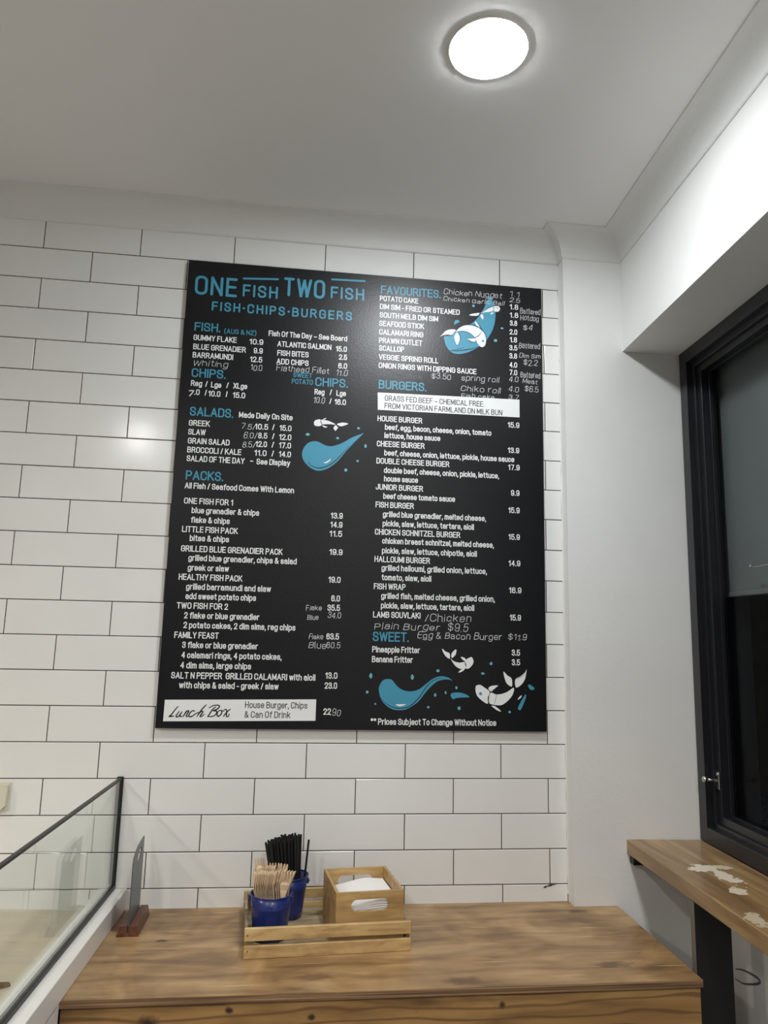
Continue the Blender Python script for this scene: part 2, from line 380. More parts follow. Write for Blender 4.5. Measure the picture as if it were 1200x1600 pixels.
def tile_geo(g, xa, xb, r):
    """one glazed tile between vertical joints xa, xb in row r; edges eased"""
    tilt = random.uniform(-1, 1) * 0.00025; tiltz = random.uniform(-1, 1) * 0.00025
    q = []
    for (x, jr, sx, sz) in ((xa, r, 1, -1), (xb, r, -1, -1), (xb, r + 1, -1, 1), (xa, r + 1, 1, 1)):
        q.append((x + sx * J, Z0 + zj(jr, x) + sz * J, sx, sz))
    vs = []
    for (x, z, sx, sz) in q: vs.append((x + sx * 0.0014, 0.0 - tilt * sx - tiltz * sz, z + sz * 0.0014))
    for (x, z, sx, sz) in q: vs.append((x + sx * 0.0003, 0.0006, z + sz * 0.0003))
    for (x, z, sx, sz) in q: vs.append((x, 0.0014, z))
    for (x, z, sx, sz) in q: vs.append((x, 0.005, z))
    fs = [(0, 1, 2, 3)]
    for k in range(3):
        for i in range(4):
            j = (i + 1) % 4; fs.append((k * 4 + i, k * 4 + j, k * 4 + 4 + j, k * 4 + 4 + i))
    g.add(vs, fs)
NROW = 21
far = G(); W = 0.302
for r in range(NROW):
    off = 0.0 if r % 2 == 0 else 0.5
    n = -12
    zc = -(r + 0.5) * 0.102
    while True:
        xa = (n + off) * W; xb = xa + W
        xa += dx(max(xa, -0.2), zc); xb += dx(max(xb, -0.2), zc)
        if xb <= XL: n += 1; continue
        if xa >= XP - 0.01: break
        xb2 = min(xb, XP - 0.0005)
        if xb2 < -0.75: tile_geo(far, max(xa, XL), xb2, r)
        else:
            g = G(); tile_geo(g, xa, xb2, r)
            cx = (xa + xb2) / 2; c = (cx, 0.0, Z0 + zc)
            new_obj('tile', g.v, g.f, M['tile'], wall_back, (0, 0, 0))
        n += 1
o = new_obj('tile_field', far.v, far.f, M['tile'], wall_back); o['kind'] = 'stuff'

# ---------------------------------------------------------------- ceiling lamps
def ceiling_light(x, y, label, strength, col=(0.925, 0.968, 1.0, 1), r=0.0935, beam=0):
    t = thing('ceiling_light', label, 'ceiling light', (x, y, CEIL), 'round ceiling downlights')
    g = G(); g.lathe([(r + 0.004, 0.0), (r + 0.003, -0.003), (r, -0.005), (r - 0.002, -0.004), (r - 0.002, 0.0)], (x, y, CEIL), 40)
    part('trim_ring', g, M['white_lacquer'], t, True)
    g = G(); n = 40
    vs = []
    for rr_, zz_ in ((r - 0.002, 0.0025), (r - 0.0025, 0.0045), (r - 0.004, 0.0058)):
        vs += [(x + rr_ * cos(2 * pi * i / n), y + rr_ * sin(2 * pi * i / n), CEIL - 0.0005 - zz_) for i in range(n)]
    g.add(vs, [(k * n + i, k * n + (i + 1) % n, (k + 1) * n + (i + 1) % n, (k + 1) * n + i) for k in (0, 1) for i in range(n)] + [tuple(range(2 * n, 3 * n))])
    part('diffuser', g, emit_mat('lamp_diffuser', col, strength), t)
    if beam:
        la = bpy.data.lights.new('lamp_beam', 'AREA'); la.shape = 'DISK'; la.size = 2 * r; la.energy = beam; la.color = col[:3]; la.spread = radians(160)
        lo = bpy.data.objects.new('lamp_beam', la); COL.objects.link(lo); lo.parent = t; lo.location = (0, 0, -0.008)
    return t
ceiling_light(1.249, -0.815, 'glowing round white downlight in the ceiling, above the menu board', LAMP_MAIN)
for i, (x, y) in enumerate(((-0.3, -3.0), (1.25, -3.1), (-1.6, -5.2), (1.0, -5.4), (-1.58, -7.4))):
    ceiling_light(x, y, ['round downlight further back over the left of the room', 'round downlight just behind the viewer on the window side',
        'round downlight in mid room on the kitchen side', 'round downlight in mid room on the window side', 'round downlight at the far street end of the room'][i], LAMP_ROOM, (1.0, 0.972, 0.94, 1), beam=BEAM)
t = None
# warm servery lamp over the kitchen counter on the left
ceiling_light(-1.55, -1.6, 'warm round downlight over the servery on the far left', LAMP_ROOM, (1.0, 0.88, 0.75, 1), beam=BEAM * 0.9)

# ---------------------------------------------------------------- lettering: a small stroke alphabet
GL = {}
def glyph(k, adv, s):
    out = []
    for st in s.split(';'):
        st = st.strip()
        if not st: continue
        ty, rest = st[0], st[1:].split()
        closed = rest[-1] == 'z'
        if closed: rest = rest[:-1]
        P = [tuple(map(float, q.split(','))) for q in rest]
        if ty == 'c': P = soften(P, closed)
        elif closed: P = P + [P[0]]
        out.append(P)
    GL[k] = (adv, out)
def soften(P, closed):
    n = len(P); out = []
    rng = range(n) if closed else range(1, n - 1)
    if not closed: out.append(P[0])
    for i in rng:
        a, b, c = Vector(P[i - 1]), Vector(P[i]), Vector(P[(i + 1) % n])
        la = (a - b).length * (0.5 if (closed or i > 1) else 0.95); lc = (c - b).length * (0.5 if (closed or i < n - 2) else 0.95)
        ra = min(la, 2.3); rc = min(lc, 2.3)
        p0 = b + (a - b).normalized() * ra; p2 = b + (c - b).normalized() * rc
        for k in range(5):
            t = k / 4; out.append(tuple((1 - t) ** 2 * p0 + 2 * t * (1 - t) * (b * 0.86 + (p0 + p2) * 0.07) + t * t * p2))
    if closed: out.append(out[0])
    else: out.append(P[-1])
    return out
for k, a, s in [
 ('A', 5.6, 'l0,0 2.8,10 5.6,0;l1,3.2 4.6,3.2'), ('B', 5, 'l0,0 0,10;c0,10 4.6,10 4.6,5.3 0,5.3;c0,5.3 5,5.3 5,0 0,0'),
 ('C', 5, 'c5,7 5,10 0,10 0,0 5,0 5,3'), ('D', 5, 'l0,0 0,10;c0,10 5,10 5,0 0,0'), ('E', 4.5, 'l4.5,10 0,10 0,0 4.5,0;l0,5.2 4.1,5.2'),
 ('F', 4.3, 'l4.3,10 0,10 0,0;l0,5.2 3.9,5.2'), ('G', 5.2, 'c5.1,7.2 5.1,10 0,10 0,0 5.2,0 5.2,5;l2.9,5 5.2,5'), ('H', 5, 'l0,0 0,10;l5,10 5,0;l0,5.2 5,5.2'),
 ('I', 0, 'l0,0 0,10'), ('J', 4, 'c4,10 4,0 0,0 0,3'), ('K', 5, 'l0,0 0,10;l4.8,10 0,4;l1.6,6 5.2,0'), ('L', 4.2, 'l0,10 0,0 4.2,0'),
 ('M', 6, 'l0,0 0,10 3,1.6 6,10 6,0'), ('N', 5, 'l0,0 0,10 5,0 5,10'), ('O', 5.2, 'c0,0 0,10 5.2,10 5.2,0 z'), ('P', 4.8, 'l0,0 0,10;c0,10 4.8,10 4.8,4.6 0,4.6'),
 ('R', 5.1, 'l0,0 0,10;c0,10 4.8,10 4.8,5 0,5;l3,5 5.2,0'), ('S', 4.9, 'c4.7,7.3 4.7,10 0,10 0,5.5 4.9,4.7 4.9,0 0,0 0,2.8'), ('T', 5, 'l0,10 5,10;l2.5,10 2.5,0'),
 ('U', 5, 'c0,10 0,0 5,0 5,10'), ('V', 5.2, 'l0,10 2.6,0 5.2,10'), ('W', 7.6, 'l0,10 1.9,0 3.8,9.6 5.7,0 7.6,10'), ('X', 5, 'l0,0 5,10;l0,10 5,0'), ('Y', 5.2, 'l0,10 2.6,4.5 5.2,10;l2.6,4.5 2.6,0'), ('Z', 4.8, 'l0,10 4.8,10 0,0 4.8,0'),
 ('a', 4.2, 'c.2,5.6 .2,7.2 4,7.2 4,0;c4,4.3 0,4.3 0,0 4,0 4,2'), ('b', 4.2, 'l0,0 0,10;c0,7.2 4.2,7.2 4.2,0 0,0'), ('c', 3.9, 'c3.9,5 3.9,7.2 0,7.2 0,0 3.9,0 3.9,2.2'),
 ('d', 4.2, 'l4.2,0 4.2,10;c4.2,7.2 0,7.2 0,0 4.2,0'), ('e', 4.2, 'l0,3.7 4.2,3.7;c4.2,3.7 4.2,7.2 0,7.2 0,0 4,0 4,1.9'), ('f', 2.6, 'c2.9,10 1.1,10 1.1,0;l0,7.2 2.7,7.2'),
 ('g', 4.2, 'c4.2,7.2 4.2,-3 0,-3 0,-1.6;c4.2,7.2 0,7.2 0,.2 4.2,.2'), ('h', 4, 'l0,0 0,10;c0,7.2 4,7.2 4,0'), ('i', 0, 'l0,0 0,7.2;l0,9.4 0,9.9'), ('j', 1.5, 'c1.2,7.2 1.2,-3 -.8,-3;l1.2,9.4 1.2,9.9'), ('k', 3.9, 'l0,0 0,10;l3.8,7.2 0,3;l1.3,4.4 4,0'),
 ('l', 0, 'l0,0 0,10'), ('m', 6.2, 'l0,0 0,7.2;c0,7.2 3.1,7.2 3.1,0;c3.1,7.2 6.2,7.2 6.2,0'), ('n', 4, 'l0,0 0,7.2;c0,7.2 4,7.2 4,0'), ('o', 4.2, 'c0,0 0,7.2 4.2,7.2 4.2,0 z'),
 ('p', 4.2, 'l0,-3 0,7.2;c0,7.2 4.2,7.2 4.2,0 0,0'), ('r', 2.5, 'l0,0 0,7.2;c0,4.6 .3,7.2 2.6,7.2'), ('s', 3.9, 'c3.8,5.3 3.8,7.2 0,7.2 0,4 3.9,3.4 3.9,0 0,0 0,1.9'), ('t', 2.6, 'c1.2,9.6 1.2,0 2.9,0;l0,7.2 2.7,7.2'),
 ('u', 4, 'c0,7.2 0,0 4,0;l4,7.2 4,0'), ('v', 4, 'l0,7.2 2,0 4,7.2'), ('w', 6, 'l0,7.2 1.5,0 3,7 4.5,0 6,7.2'), ('x', 4, 'l0,0 4,7.2;l0,7.2 4,0'), ('y', 4.2, 'l0,7.2 2.1,.2;l4.2,7.2 1.3,-3 0,-3'), ('z', 3.8, 'l0,7.2 3.8,7.2 0,0 3.8,0'),
 ('0', 4.3, 'c0,0 0,10 4.3,10 4.3,0 z'), ('1', 2.2, 'l0,7.6 2,10 2,0'), ('2', 4.4, 'c0,7.2 0,10 4.3,10 4.3,5.8 0,0;l0,0 4.5,0'), ('3', 4.4, 'c0,7.6 0,10 4.2,10 4.2,5.3 1.6,5.3;c1.6,5.3 4.4,5.3 4.4,0 0,0 0,2.4'),
 ('4', 4.6, 'l3.4,0 3.4,10 0,3 4.6,3'), ('5', 4.4, 'l4,10 .5,10 .2,5.2;c.2,5.2 .6,6.4 4.4,6.4 4.4,0 0,0 0,2.4'), ('6', 4.3, 'c4.1,7.8 4.1,10 0,10 0,0 4.3,0 4.3,6.1 .1,6.1 .1,3'), ('7', 4.3, 'l0,10 4.3,10 1.5,0'),
 ('8', 4.3, 'c.2,5.3 .2,10 4.1,10 4.1,5.3 z;c0,0 0,5.3 4.3,5.3 4.3,0 z'), ('9', 4.3, 'c.2,2.2 .2,0 4.3,0 4.3,10 0,10 0,4 4.2,4 4.2,7'),
 ('.', 0, 'l0,0 0,.35'), (',', 0, 'l.2,.4 -.3,-2'), ('-', 2.4, 'l0,3.8 2.4,3.8'), ('–', 4.4, 'l0,3.8 4.4,3.8'), ('/', 2.6, 'l0,0 2.6,10'), ('(', 1.6, 'c1.6,11 0,9.5 0,-.5 1.6,-2'), (')', 1.6, 'c0,11 1.6,9.5 1.6,-.5 0,-2'),
 ('&', 5.2, 'c5.2,0 .8,7.2 .8,10 3.4,10 3.4,7.2 0,4.4 0,0 3.4,0 5.2,4.4'), ('$', 4.9, 'c4.7,7.3 4.7,9.4 0,9.4 0,5.4 4.9,4.7 4.9,.6 0,.6 0,2.8;l2.45,-1 2.45,11'), ('*', 3, 'l0,7.6 3,9.4;l0,9.4 3,7.6;l1.5,6.8 1.5,10'), ('·', 0.8, 'c0,4.6 0,5.4 .8,5.4 .8,4.6 z')]:
    glyph(k, a, s)

BX, BZ, BYF = 0.4575, Z0 - 1.591, -0.0150          # board's lower left corner, its front face
def ribbon(g, P, w, y, cap='square', taper=None):
    """flat printed stroke w wide along P on the board face"""
    P = [Vector(p) for p in P]
    Q = [P[0]]
    for p in P[1:]:
        if (p - Q[-1]).length > 0.05: Q.append(p)
    if len(Q) < 2: Q.append(Q[0] + Vector((0.1, 0)))
    n = len(Q)
    if cap == 'square':
        Q[0] = Q[0] - (Q[1] - Q[0]).normalized() * w / 2; Q[-1] = Q[-1] + (Q[-1] - Q[-2]).normalized() * w / 2
    yo = y; W_ = [w * (taper(i / (n - 1)) if taper else 1.0) for i in range(n)]
    vs = []; fs = []
    to = lambda q: (BX + q.x / 1000.0, yo, BZ + q.y / 1000.0)
    y0_ = yo
    for i in range(n):
        yo -= 0.00002 / n
        a = (Q[i] - Q[i - 1]).normalized() if i > 0 else (Q[1] - Q[0]).normalized()
        b = (Q[i + 1] - Q[i]).normalized() if i < n - 1 else a
        c = a.dot(b)
        if c < 0.35 and 0 < i < n - 1:                     # sharp corner: break the strip
            for d in (a, b):
                if d is b: yo -= 0.00002
                m = Vector((-d.y, d.x)); e = d * (W_[i] / 2) * (1 if d is a else -1)
                vs += [to(Q[i] + e * 0.8 + m * W_[i] / 2), to(Q[i] + e * 0.8 - m * W_[i] / 2)]
            fs.append(('brk', len(vs) - 4))
        else:
            t = (a + b).normalized(); m = Vector((-t.y, t.x)); k = 1 / max(0.6, math.sqrt((1 + c) / 2))
            vs += [to(Q[i] + m * W_[i] / 2 * k), to(Q[i] - m * W_[i] / 2 * k)]
    brk = set(f[1] for f in fs); F = []
    i = 0
    while i + 3 < len(vs):
        if i not in brk: F.append((i, i + 1, i + 3, i + 2))
        i += 2
    g.add(vs, F)
    if cap == 'round':
        for q, ww in ((Q[0], W_[0]), (Q[-1], W_[-1])):
            yo -= 0.00001
            vs = [to(q + Vector((cos(pi * k / 4), sin(pi * k / 4))) * ww / 2) for k in range(8)]
            g.add(vs, [tuple(range(8))])
def catmull(P, closed=False, n=5):
    P = [Vector(p) for p in P]; m = len(P); out = []
    for i in range(m if closed else m - 1):
        p0 = P[i - 1] if (closed or i > 0) else P[0]; p1 = P[i]; p2 = P[(i + 1) % m]; p3 = P[(i + 2) % m] if (closed or i + 2 < m) else P[-1]
        for k in range(n):
            t = k / n; out.append(0.5 * ((2 * p1) + (p2 - p0) * t + (2 * p0 - 5 * p1 + 4 * p2 - p3) * t * t + (3 * p1 - p0 - 3 * p2 + p3) * t ** 3))
    if not closed: out.append(P[-1])
    return out
# style: cap height mm, stroke mm, letter gap units, material, cap
STY = {'w': (19.0, 2.9, 2.5, 'white_print', 'square'), 'k': (19.0, 2.3, 2.4, 'black_print', 'square'), 't': (29.5, 4.3, 2.3, 'teal_print', 'square'), 'T': (16.5, 2.3, 2.2, 'teal_print', 'square'),
       'title1': (66.0, 9.0, 3.0, 'teal_print', 'round'), 'title2': (43.0, 6.6, 3.4, 'teal_print', 'round'), 'title3': (32.0, 5.2, 3.9, 'teal_print', 'round'),
       'h': (20.0, 1.7, 2.2, 'chalk', 'round'), 'hs': (16.0, 1.6, 2.2, 'chalk', 'round'), 'hl': (25.0, 1.8, 2.2, 'chalk', 'round'), 'hb': (22.0, 4.0, 2.2, 'chalk', 'round'), 'hf': (18.0, 1.5, 2.2, 'faded_chalk', 'round')}
menu = thing('menu_board', 'large black menu board with white and teal lettering on the tiled wall', 'menu board', (BX, BYF, BZ))
g = G(); g.box(BX, BX + 1.194, BYF, -0.0112, BZ, BZ + 1.484, 0.0006); part('panel', g, M['board'], menu)
g = G()
for u in (0.03, 0.58, 1.13): g.box(BX + u, BX + u + 0.03, -0.0112, -0.0012, BZ + 0.04, BZ + 1.44)
part('batten', g, M['crate'], menu)
TY = BYF - 0.0003
def lettering(txt, u0, v, u1, sty):
    H, sw, gap, mt, cap = STY[sty]; ns_ = 0
    rnd = random.Random(txt + str(v)); hand = sty[0] == 'h'
    x = 0.0; items = []
    for ch in txt:
        if ch == ' ': x += 3.0 if hand else 2.6; continue
        a, strokes = GL[ch]; items.append((ch, x, strokes, a)); x += a + gap
    nat = max(x - gap, 0.3)
    sv = (H - sw) / 10.0
    width = (u1 - u0 - sw)
    su = width / nat if nat > 0.5 else sv * 0.8
    g = G()
    for ch, x0, strokes, a in items:
        dy = rnd.uniform(-0.8, 0.8) if hand else 0; sc = rnd.uniform(0.88, 1.12) if hand else 1; sl = rnd.uniform(0.02, 0.16) if hand else 0
        for P in strokes:
            P2 = []
            for (px, py) in P:
                if hand:
                    py = py * sc + dy; px = px + py * sl + rnd.uniform(-0.16, 0.16); py += rnd.uniform(-0.16, 0.16)
                P2.append((u0 + sw / 2 + (x0 + px) * su, v + sw / 2 + py * sv))
            if hand and len(P2) > 2: P2 = catmull(P2, False, 2)
            ns_ += 1; ribbon(g, P2, sw, TY - (ns_ % 9) * 0.00002 - (0.0004 if hand else 0.0009 if sty == 'k' else 0), cap)
    return part('lettering' if not hand else 'chalk_writing', g, M[mt], menu)
TXT = '''ONE|25|1366|161|title1
FISH|179|1371|293|title2
TWO|311|1384|448|title1
FISH|467|1388|579|title2
FISH·CHIPS·BURGERS|83|1314|541|title3
FISH.|33|1241|115|t
(AUS & NZ)|128|1239|230|T
Fish Of The Day – See Board|270|1241|527|w
GUMMY FLAKE|32|1209|169|w
10.9|210|1208|254|w
BLUE GRENADIER|33|1178|200|w
9.9|225|1178|254|w
BARRAMUNDI|33|1150|161|w
12.5|215|1148|254|w
Whiting|35|1123|145|h
10.0|218|1120|255|h
CHIPS.|34|1085|141|t
Reg|34|1055|69|w
/|79|1055|86|w
Lge|97|1054|129|w
/|145|1055|152|w
XLge|167|1055|211|w
7|27|1021|44|hb
.0|47|1026|63|w
/|79|1026|85|w
10.0|90|1024|128|w
/|145|1025|150|w
15.0|167|1024|206|w
ATLANTIC SALMON|300|1207|476|w
15.0|491|1204|527|w
FISH BITES|301|1176|403|w
2.5|502|1176|529|w
ADD CHIPS|300|1147|404|w
6.0|501|1146|530|w
Flathead Fillet|301|1124|471|h
11.0|494|1122|531|h
SWEET|356|1106|417|T
POTATO|352|1084|420|T
CHIPS.|428|1081|534|t
Reg|427|1052|459|w
/|476|1053|483|w
Lge|498|1052|529|w
10.0|424|1023|460|h
/|476|1023|483|w
16.0|493|1022|530|w
SALADS.|37|957|172|t
Made Daily On Site|190|960|360|w
GREEK|36|924|101|w
7.5/|198|922|243|h
10.5|242|924|284|w
/|297|925|304|w
15.0|320|924|358|w
SLAW|36|895|90|w
6.0/|208|892|250|h
8.5|254|895|283|w
/|298|895|305|w
12.0|320|894|359|w
GRAIN SALAD|37|866|166|w
8.5/|206|863|246|h
12.0|247|867|283|w
/|298|867|305|w
17.0|321|867|359|w
BROCCOLI / KALE|37|837|204|w
11.0|245|838|283|w
/|299|838|306|w
14.0|322|838|360|w
SALAD OF THE DAY|37|809|216|w
–|233|812|243|w
See Display|253|810|359|w
PACKS.|38|750|153|t
All Fish / Seafood Comes With Lemon|37|722|375|w
ONE FISH FOR 1|38|674|188|w
blue grenadier & chips|63|645|270|w
flake & chips|63|615|181|w
LITTLE FISH PACK|38|585|207|w
bites & chips|63|558|182|w
13.9|494|647|532|w
14.9|494|618|532|w
11.5|492|589|532|w
GRILLED BLUE GRENADIER PACK|39|525|348|w
19.9|494|531|535|w
grilled blue grenadier, chips & salad|63|497|393|w
greek or slaw|63|467|187|w
HEALTHY FISH PACK|38|438|229|w
19.0|494|444|532|w
grilled barramundi and slaw|62|409|318|w
add sweet potato chips|62|380|274|w
6.0|505|386|532|w
TWO FISH FOR 2|38|351|191|w
Flake|428|356|476|hs
35.5|494|357|533|w
2 flake or blue grenadier|62|322|287|w
Blue|433|327|467|hs
34.0|495|334|536|h
2 potato cakes, 2 dim sims, reg chips|62|293|398|w
FAMILY FEAST|37|263|168|w
Flake|440|269|484|hs
63.5|494|269|533|w
3 flake or blue grenadier|62|234|287|w
Blue|440|241|494|h
60.5|495|243|537|h
4 calamari rings, 4 potato cakes,|62|204|360|w
4 dim sims, large chips|61|174|270|w
SALT N PEPPER  GRILLED CALAMARI with aioli|36|144|465|w
13.0|495|151|532|w
with chips & salad - greek / slaw|61|116|355|w
23.0|494|121|532|w
House Burger, Chips|258|61|444|k
& Can Of Drink|258|33|394|k
22|493|44|516|w
.90|515|41|545|h
FAVOURITES.|635|1419|840|t
Chicken Nugget|849|1435|1052|h
1.1|1081|1445|1114|h
Chicken Garlic Ball|849|1411|1061|hs
2.5|1079|1425|1117|hs
POTATO CAKE|632|1393|763|w
DIM SIM - FRIED OR STEAMED|633|1364|906|w
1.8|1081|1399|1111|w
SOUTH MELB DIM SIM|633|1334|832|w
1.8|1081|1369|1111|w
SEAFOOD STICK|632|1304|784|w
3.8|1081|1340|1107|w
CALAMARI RING|633|1274|782|w
2.0|1080|1308|1107|w
PRAWN CUTLET|633|1244|779|w
1.8|1081|1280|1106|w
SCALLOP|634|1217|718|w
3.5|1079|1251|1107|w
VEGGIE SPRING ROLL|634|1186|835|w
3.8|1079|1222|1106|w
ONION RINGS WITH DIPPING SAUCE|634|1157|965|w
4.0|1079|1190|1106|w
7.0|1079|1163|1106|w
Corr  Jack|639|1126|779|hf
$3.50|812|1132|877|h
spring roll|913|1133|1042|h
4.0|1077|1138|1109|h
BURGERS.|636|1086|795|t
Chiko roll|910|1095|1047|h
4.0|1075|1104|1110|h
Fish cake|914|1073|1026|hs
3.7|1075|1079|1109|hs
Battered|1117|1386|1189|h
Hotdog|1118|1362|1183|h
$4|1128|1328|1160|h
Battered|1112|1261|1186|h
Dim Sim|1113|1228|1188|hs
$2.2|1128|1201|1177|h
Battered|1117|1157|1186|h
Meat|1124|1136|1175|hs
$6.5|1131|1108|1179|h
GRASS FED BEEF – CHEMICAL FREE.|657|1045|992|k
FROM VICTORIAN FARMLAND ON MILK BUN|657|1019|1053|k
HOUSE BURGER|635|975|783|w
15.9|1072|979|1112|w
beef, egg, bacon, cheese, onion, tomato|660|947|1016|w
lettuce, house sauce|659|919|844|w
CHEESE BURGER|635|890|792|w
13.9|1072|892|1111|w
beef, cheese, onion, lettuce, pickle, house sauce|660|861|1094|w
DOUBLE CHEESE BURGER|635|833|875|w
17.9|1073|834|1112|w
double beef, cheese, onion, pickle, lettuce,|660|803|1042|w
house sauce|661|775|772|w
JUNIOR BURGER|635|747|789|w
9.9|1082|748|1111|w
beef cheese tomato sauce|660|718|895|w
FISH BURGER|636|689|760|w
15.9|1073|690|1111|w
grilled blue grenadier, melted cheese,|660|659|998|w
pickle, slaw, lettuce, tartare, aioli|660|629|958|w
CHICKEN SCHNITZEL BURGER|636|601|913|w
15.9|1073|602|1111|w
chicken breast schnitzel, melted cheese,|660|573|1024|w
pickle, slaw, lettuce, chipotle, aioli|660|542|968|w
HALLOUMI BURGER|637|514|815|w
14.9|1073|516|1112|w
grilled halloumi, grilled onion, lettuce,|660|487|1001|w
tomato, slaw, aioli|661|457|820|w
FISH WRAP|637|428|738|w
16.9|1074|429|1115|w
grilled fish, melted cheese, grilled onion,|661|399|1027|w
pickle, slaw, lettuce, tartare, aioli|661|369|960|w
LAMB SOUVLAKI|637|340|787|w
/Chicken|801|333|949|hl
15.9|1076|342|1113|w
Plain Burger|642|304|847|h
$9.5|875|303|939|hl
SWEET.|638|267|751|t
Egg & Bacon Burger|778|279|1049|h
$11.9|1070|280|1130|h
Pineapple Fritter|637|233|787|w
3.5|1082|232|1109|w
Banana Fritter|637|203|765|w
3.5|1082|202|1109|w
** Prices Subject To Change Without Notice|638|16|1031|w'''
for ln in TXT.split('\n'):
    t_, a_, b_, c_, s_ = ln.split('|'); lettering(t_, int(a_), int(b_), int(c_), s_)
ART = '''t1s|592,932 554,915 521,894 493,883 472,883 457,889 443,895 424,894 408,884 398,867 395,850 400,832 413,816 430,804 448,799 467,803 483,811 503,827 519,845 538,871 564,902
L13|416,829 423,817 438,810 454,808 475,815 495,828 514,848 532,869 546,886
w|464,826 473,830 483,837 488,841 484,833 474,826
w|429,957 432,964 440,968 449,969 450,960 454,952 449,947 438,946 431,949
w|452,968 469,967 481,964 499,955 482,955 467,954 457,953 453,960
w|456,969 464,974 468,976 465,971
w|455,950 463,948 473,945 463,943
w|503,956 513,961 525,963 540,960 527,953 515,950
w|498,952 493,945 494,939 499,934 504,940 507,945 502,951
D|411,917,7,5 507,910,5,4 574,947,5,4 598,889,4,7 574,838,4,4 537,806,5,6
t1s|1011,1441 1016,1437 1023,1418 1029,1395 1031,1376 1028,1346 1020,1318 1006,1291 997,1277 978,1259 955,1244 933,1232 907,1225 887,1226 872,1234 860,1251 855,1268 854,1284 878,1288 895,1310 922,1328 946,1336 964,1353 977,1372 991,1397 999,1421
L14|871,1234 896,1235 922,1240 947,1246 975,1257
L8|878,1236 900,1241 924,1251
w|893,1303 906,1318 924,1328 942,1330 959,1327 977,1319 981,1311 975,1300 966,1291 959,1288 953,1294 940,1302 922,1308 906,1307
w|982,1314 993,1302 997,1286 997,1272 993,1260 984,1255 975,1259 966,1272 962,1287 971,1292 978,1302
w|933,1281 946,1284 957,1286 962,1281 960,1273 951,1272 942,1276
w|958,1345 966,1341 977,1322 966,1328
w|839,1281 848,1291 858,1303 875,1310 893,1309 880,1291 865,1291 849,1287
w|899,1256 890,1273 889,1289 898,1301 905,1290 907,1277
w|1023,1404 1033,1407 1042,1407 1047,1398 1042,1388 1031,1386 1024,1390
w|1022,1403 1004,1395 988,1385 979,1376 995,1381 1011,1384 1023,1390
w|939,1366 950,1372 975,1377 968,1367 955,1365
w|977,1369 984,1373 989,1364 986,1354 981,1360
w|1013,1375 1017,1381 1024,1384 1020,1377
L11|878,1285 893,1307 911,1323 928,1330 946,1332 964,1329 982,1319 995,1302 1000,1282 997,1269
L9|906,1306 922,1307 942,1301 957,1288
L9|981,1312 977,1301 966,1291 951,1284 931,1281
L8|895,1309 906,1297 909,1279 900,1251
L8|964,1343 975,1333 981,1319
L9|975,1365 986,1382 1006,1397 1023,1404 1025,1389
L8|933,1280 946,1271 960,1271 964,1277
E|987,1277,4,4 1037,1400,2,2
D|954,1401,5,5 1054,1328,6,3 1031,1282,6,6
t|888,1328 889,1341 898,1346 907,1340 899,1335
t1s|892,151 876,155 858,153 841,147 822,131 804,111 786,88 767,74 749,64 728,60 707,62 688,71 674,84 667,95 662,113 661,126 666,140 675,150 687,153 700,151 712,138 725,126 741,119 762,117 780,121 794,129 810,142 829,156 846,163 862,164 879,160
L11|666,97 681,82 700,71 723,66 749,69 767,79 785,97 799,117 813,136 829,150 846,157 865,157
w|714,77 730,78 746,78 736,73 723,72
D|635,162,5,8 625,113,4,5 651,78,3,3 764,160,5,8 845,181,6,5 837,107,4,6 870,115,3,5 816,70,4,4
w|930,213 945,223 953,224 958,214 956,203 945,191 935,189 935,202
w|885,219 895,211 913,207 928,209 932,199 933,189 916,188 901,196 890,210
w|857,249 869,240 881,235 882,219 872,223 863,234
w|902,248 901,232 889,221 888,235
w|917,224 927,223 933,218 929,212
w|910,177 919,186 930,187 920,179
w|965,131 968,138 980,140 992,133 1010,119 1004,101 1004,83 989,90 973,103 966,117
w|1014,117 1029,112 1047,113 1067,120 1088,133 1085,113 1070,94 1050,80 1032,79 1018,81 1009,85 1008,101
w|1006,129 1015,137 1038,139 1027,129 1015,120
w|1016,77 1029,75 1047,60 1035,63 1024,70
w|1055,182 1068,170 1081,161 1082,137 1067,144 1059,160
w|1130,190 1125,161 1112,142 1095,134 1093,158 1109,168 1125,181
L6|1024,123 1032,118 1028,90 1024,81
L6|1094,158 1112,167 1125,178
L6|1015,120 1027,129 1038,139
E|981,113,5,5
D|1015,206,5,5 988,175,6,4 904,130,4,5 913,68,5,6 1074,59,4,4
t|886,110 896,115 919,115 939,108 945,102 925,101 905,99 895,95 888,101
t|1135,142 1143,142 1156,131 1145,127 1137,134
t|1126,113 1127,103 1111,67 1102,68 1104,78 1117,100
w|1113,110 1111,103 1101,96 1104,103
R|23,82 470,89 470,26 22,20
R|633,1072 1113,1078 1113,1016 635,1013
Bt|180,1434 291,1441
Bt|470,1456 580,1459
S|62,63 54,53 46,41 39,34 47,35 52,35
S|67,49 60,39 59,34 65,34 75,48
S|75,48 70,38 72,34 76,35
S|88,51 79,34
S|80,36 88,48 94,51 93,46 88,38 89,34 94,36
S|111,49 107,52 99,46 95,37 99,34 106,36 112,41 123,47
S|144,69 131,54 119,35
S|121,38 129,48 135,50 134,45 128,36 132,35 140,42
S|172,63 163,55 155,42 150,35
S|153,60 165,67 179,68 183,64 177,57 166,52 175,51 174,42 165,36 150,35
S|189,53 181,51 177,42 181,36 188,41 191,48 189,53 197,51
S|197,55 203,56 205,49 205,37 210,36 213,43
S|215,57 206,49 196,36'''
def piece(name, m, fn):
    g = G(); fn(g); return part(name, g, M[m], menu)
script = G()
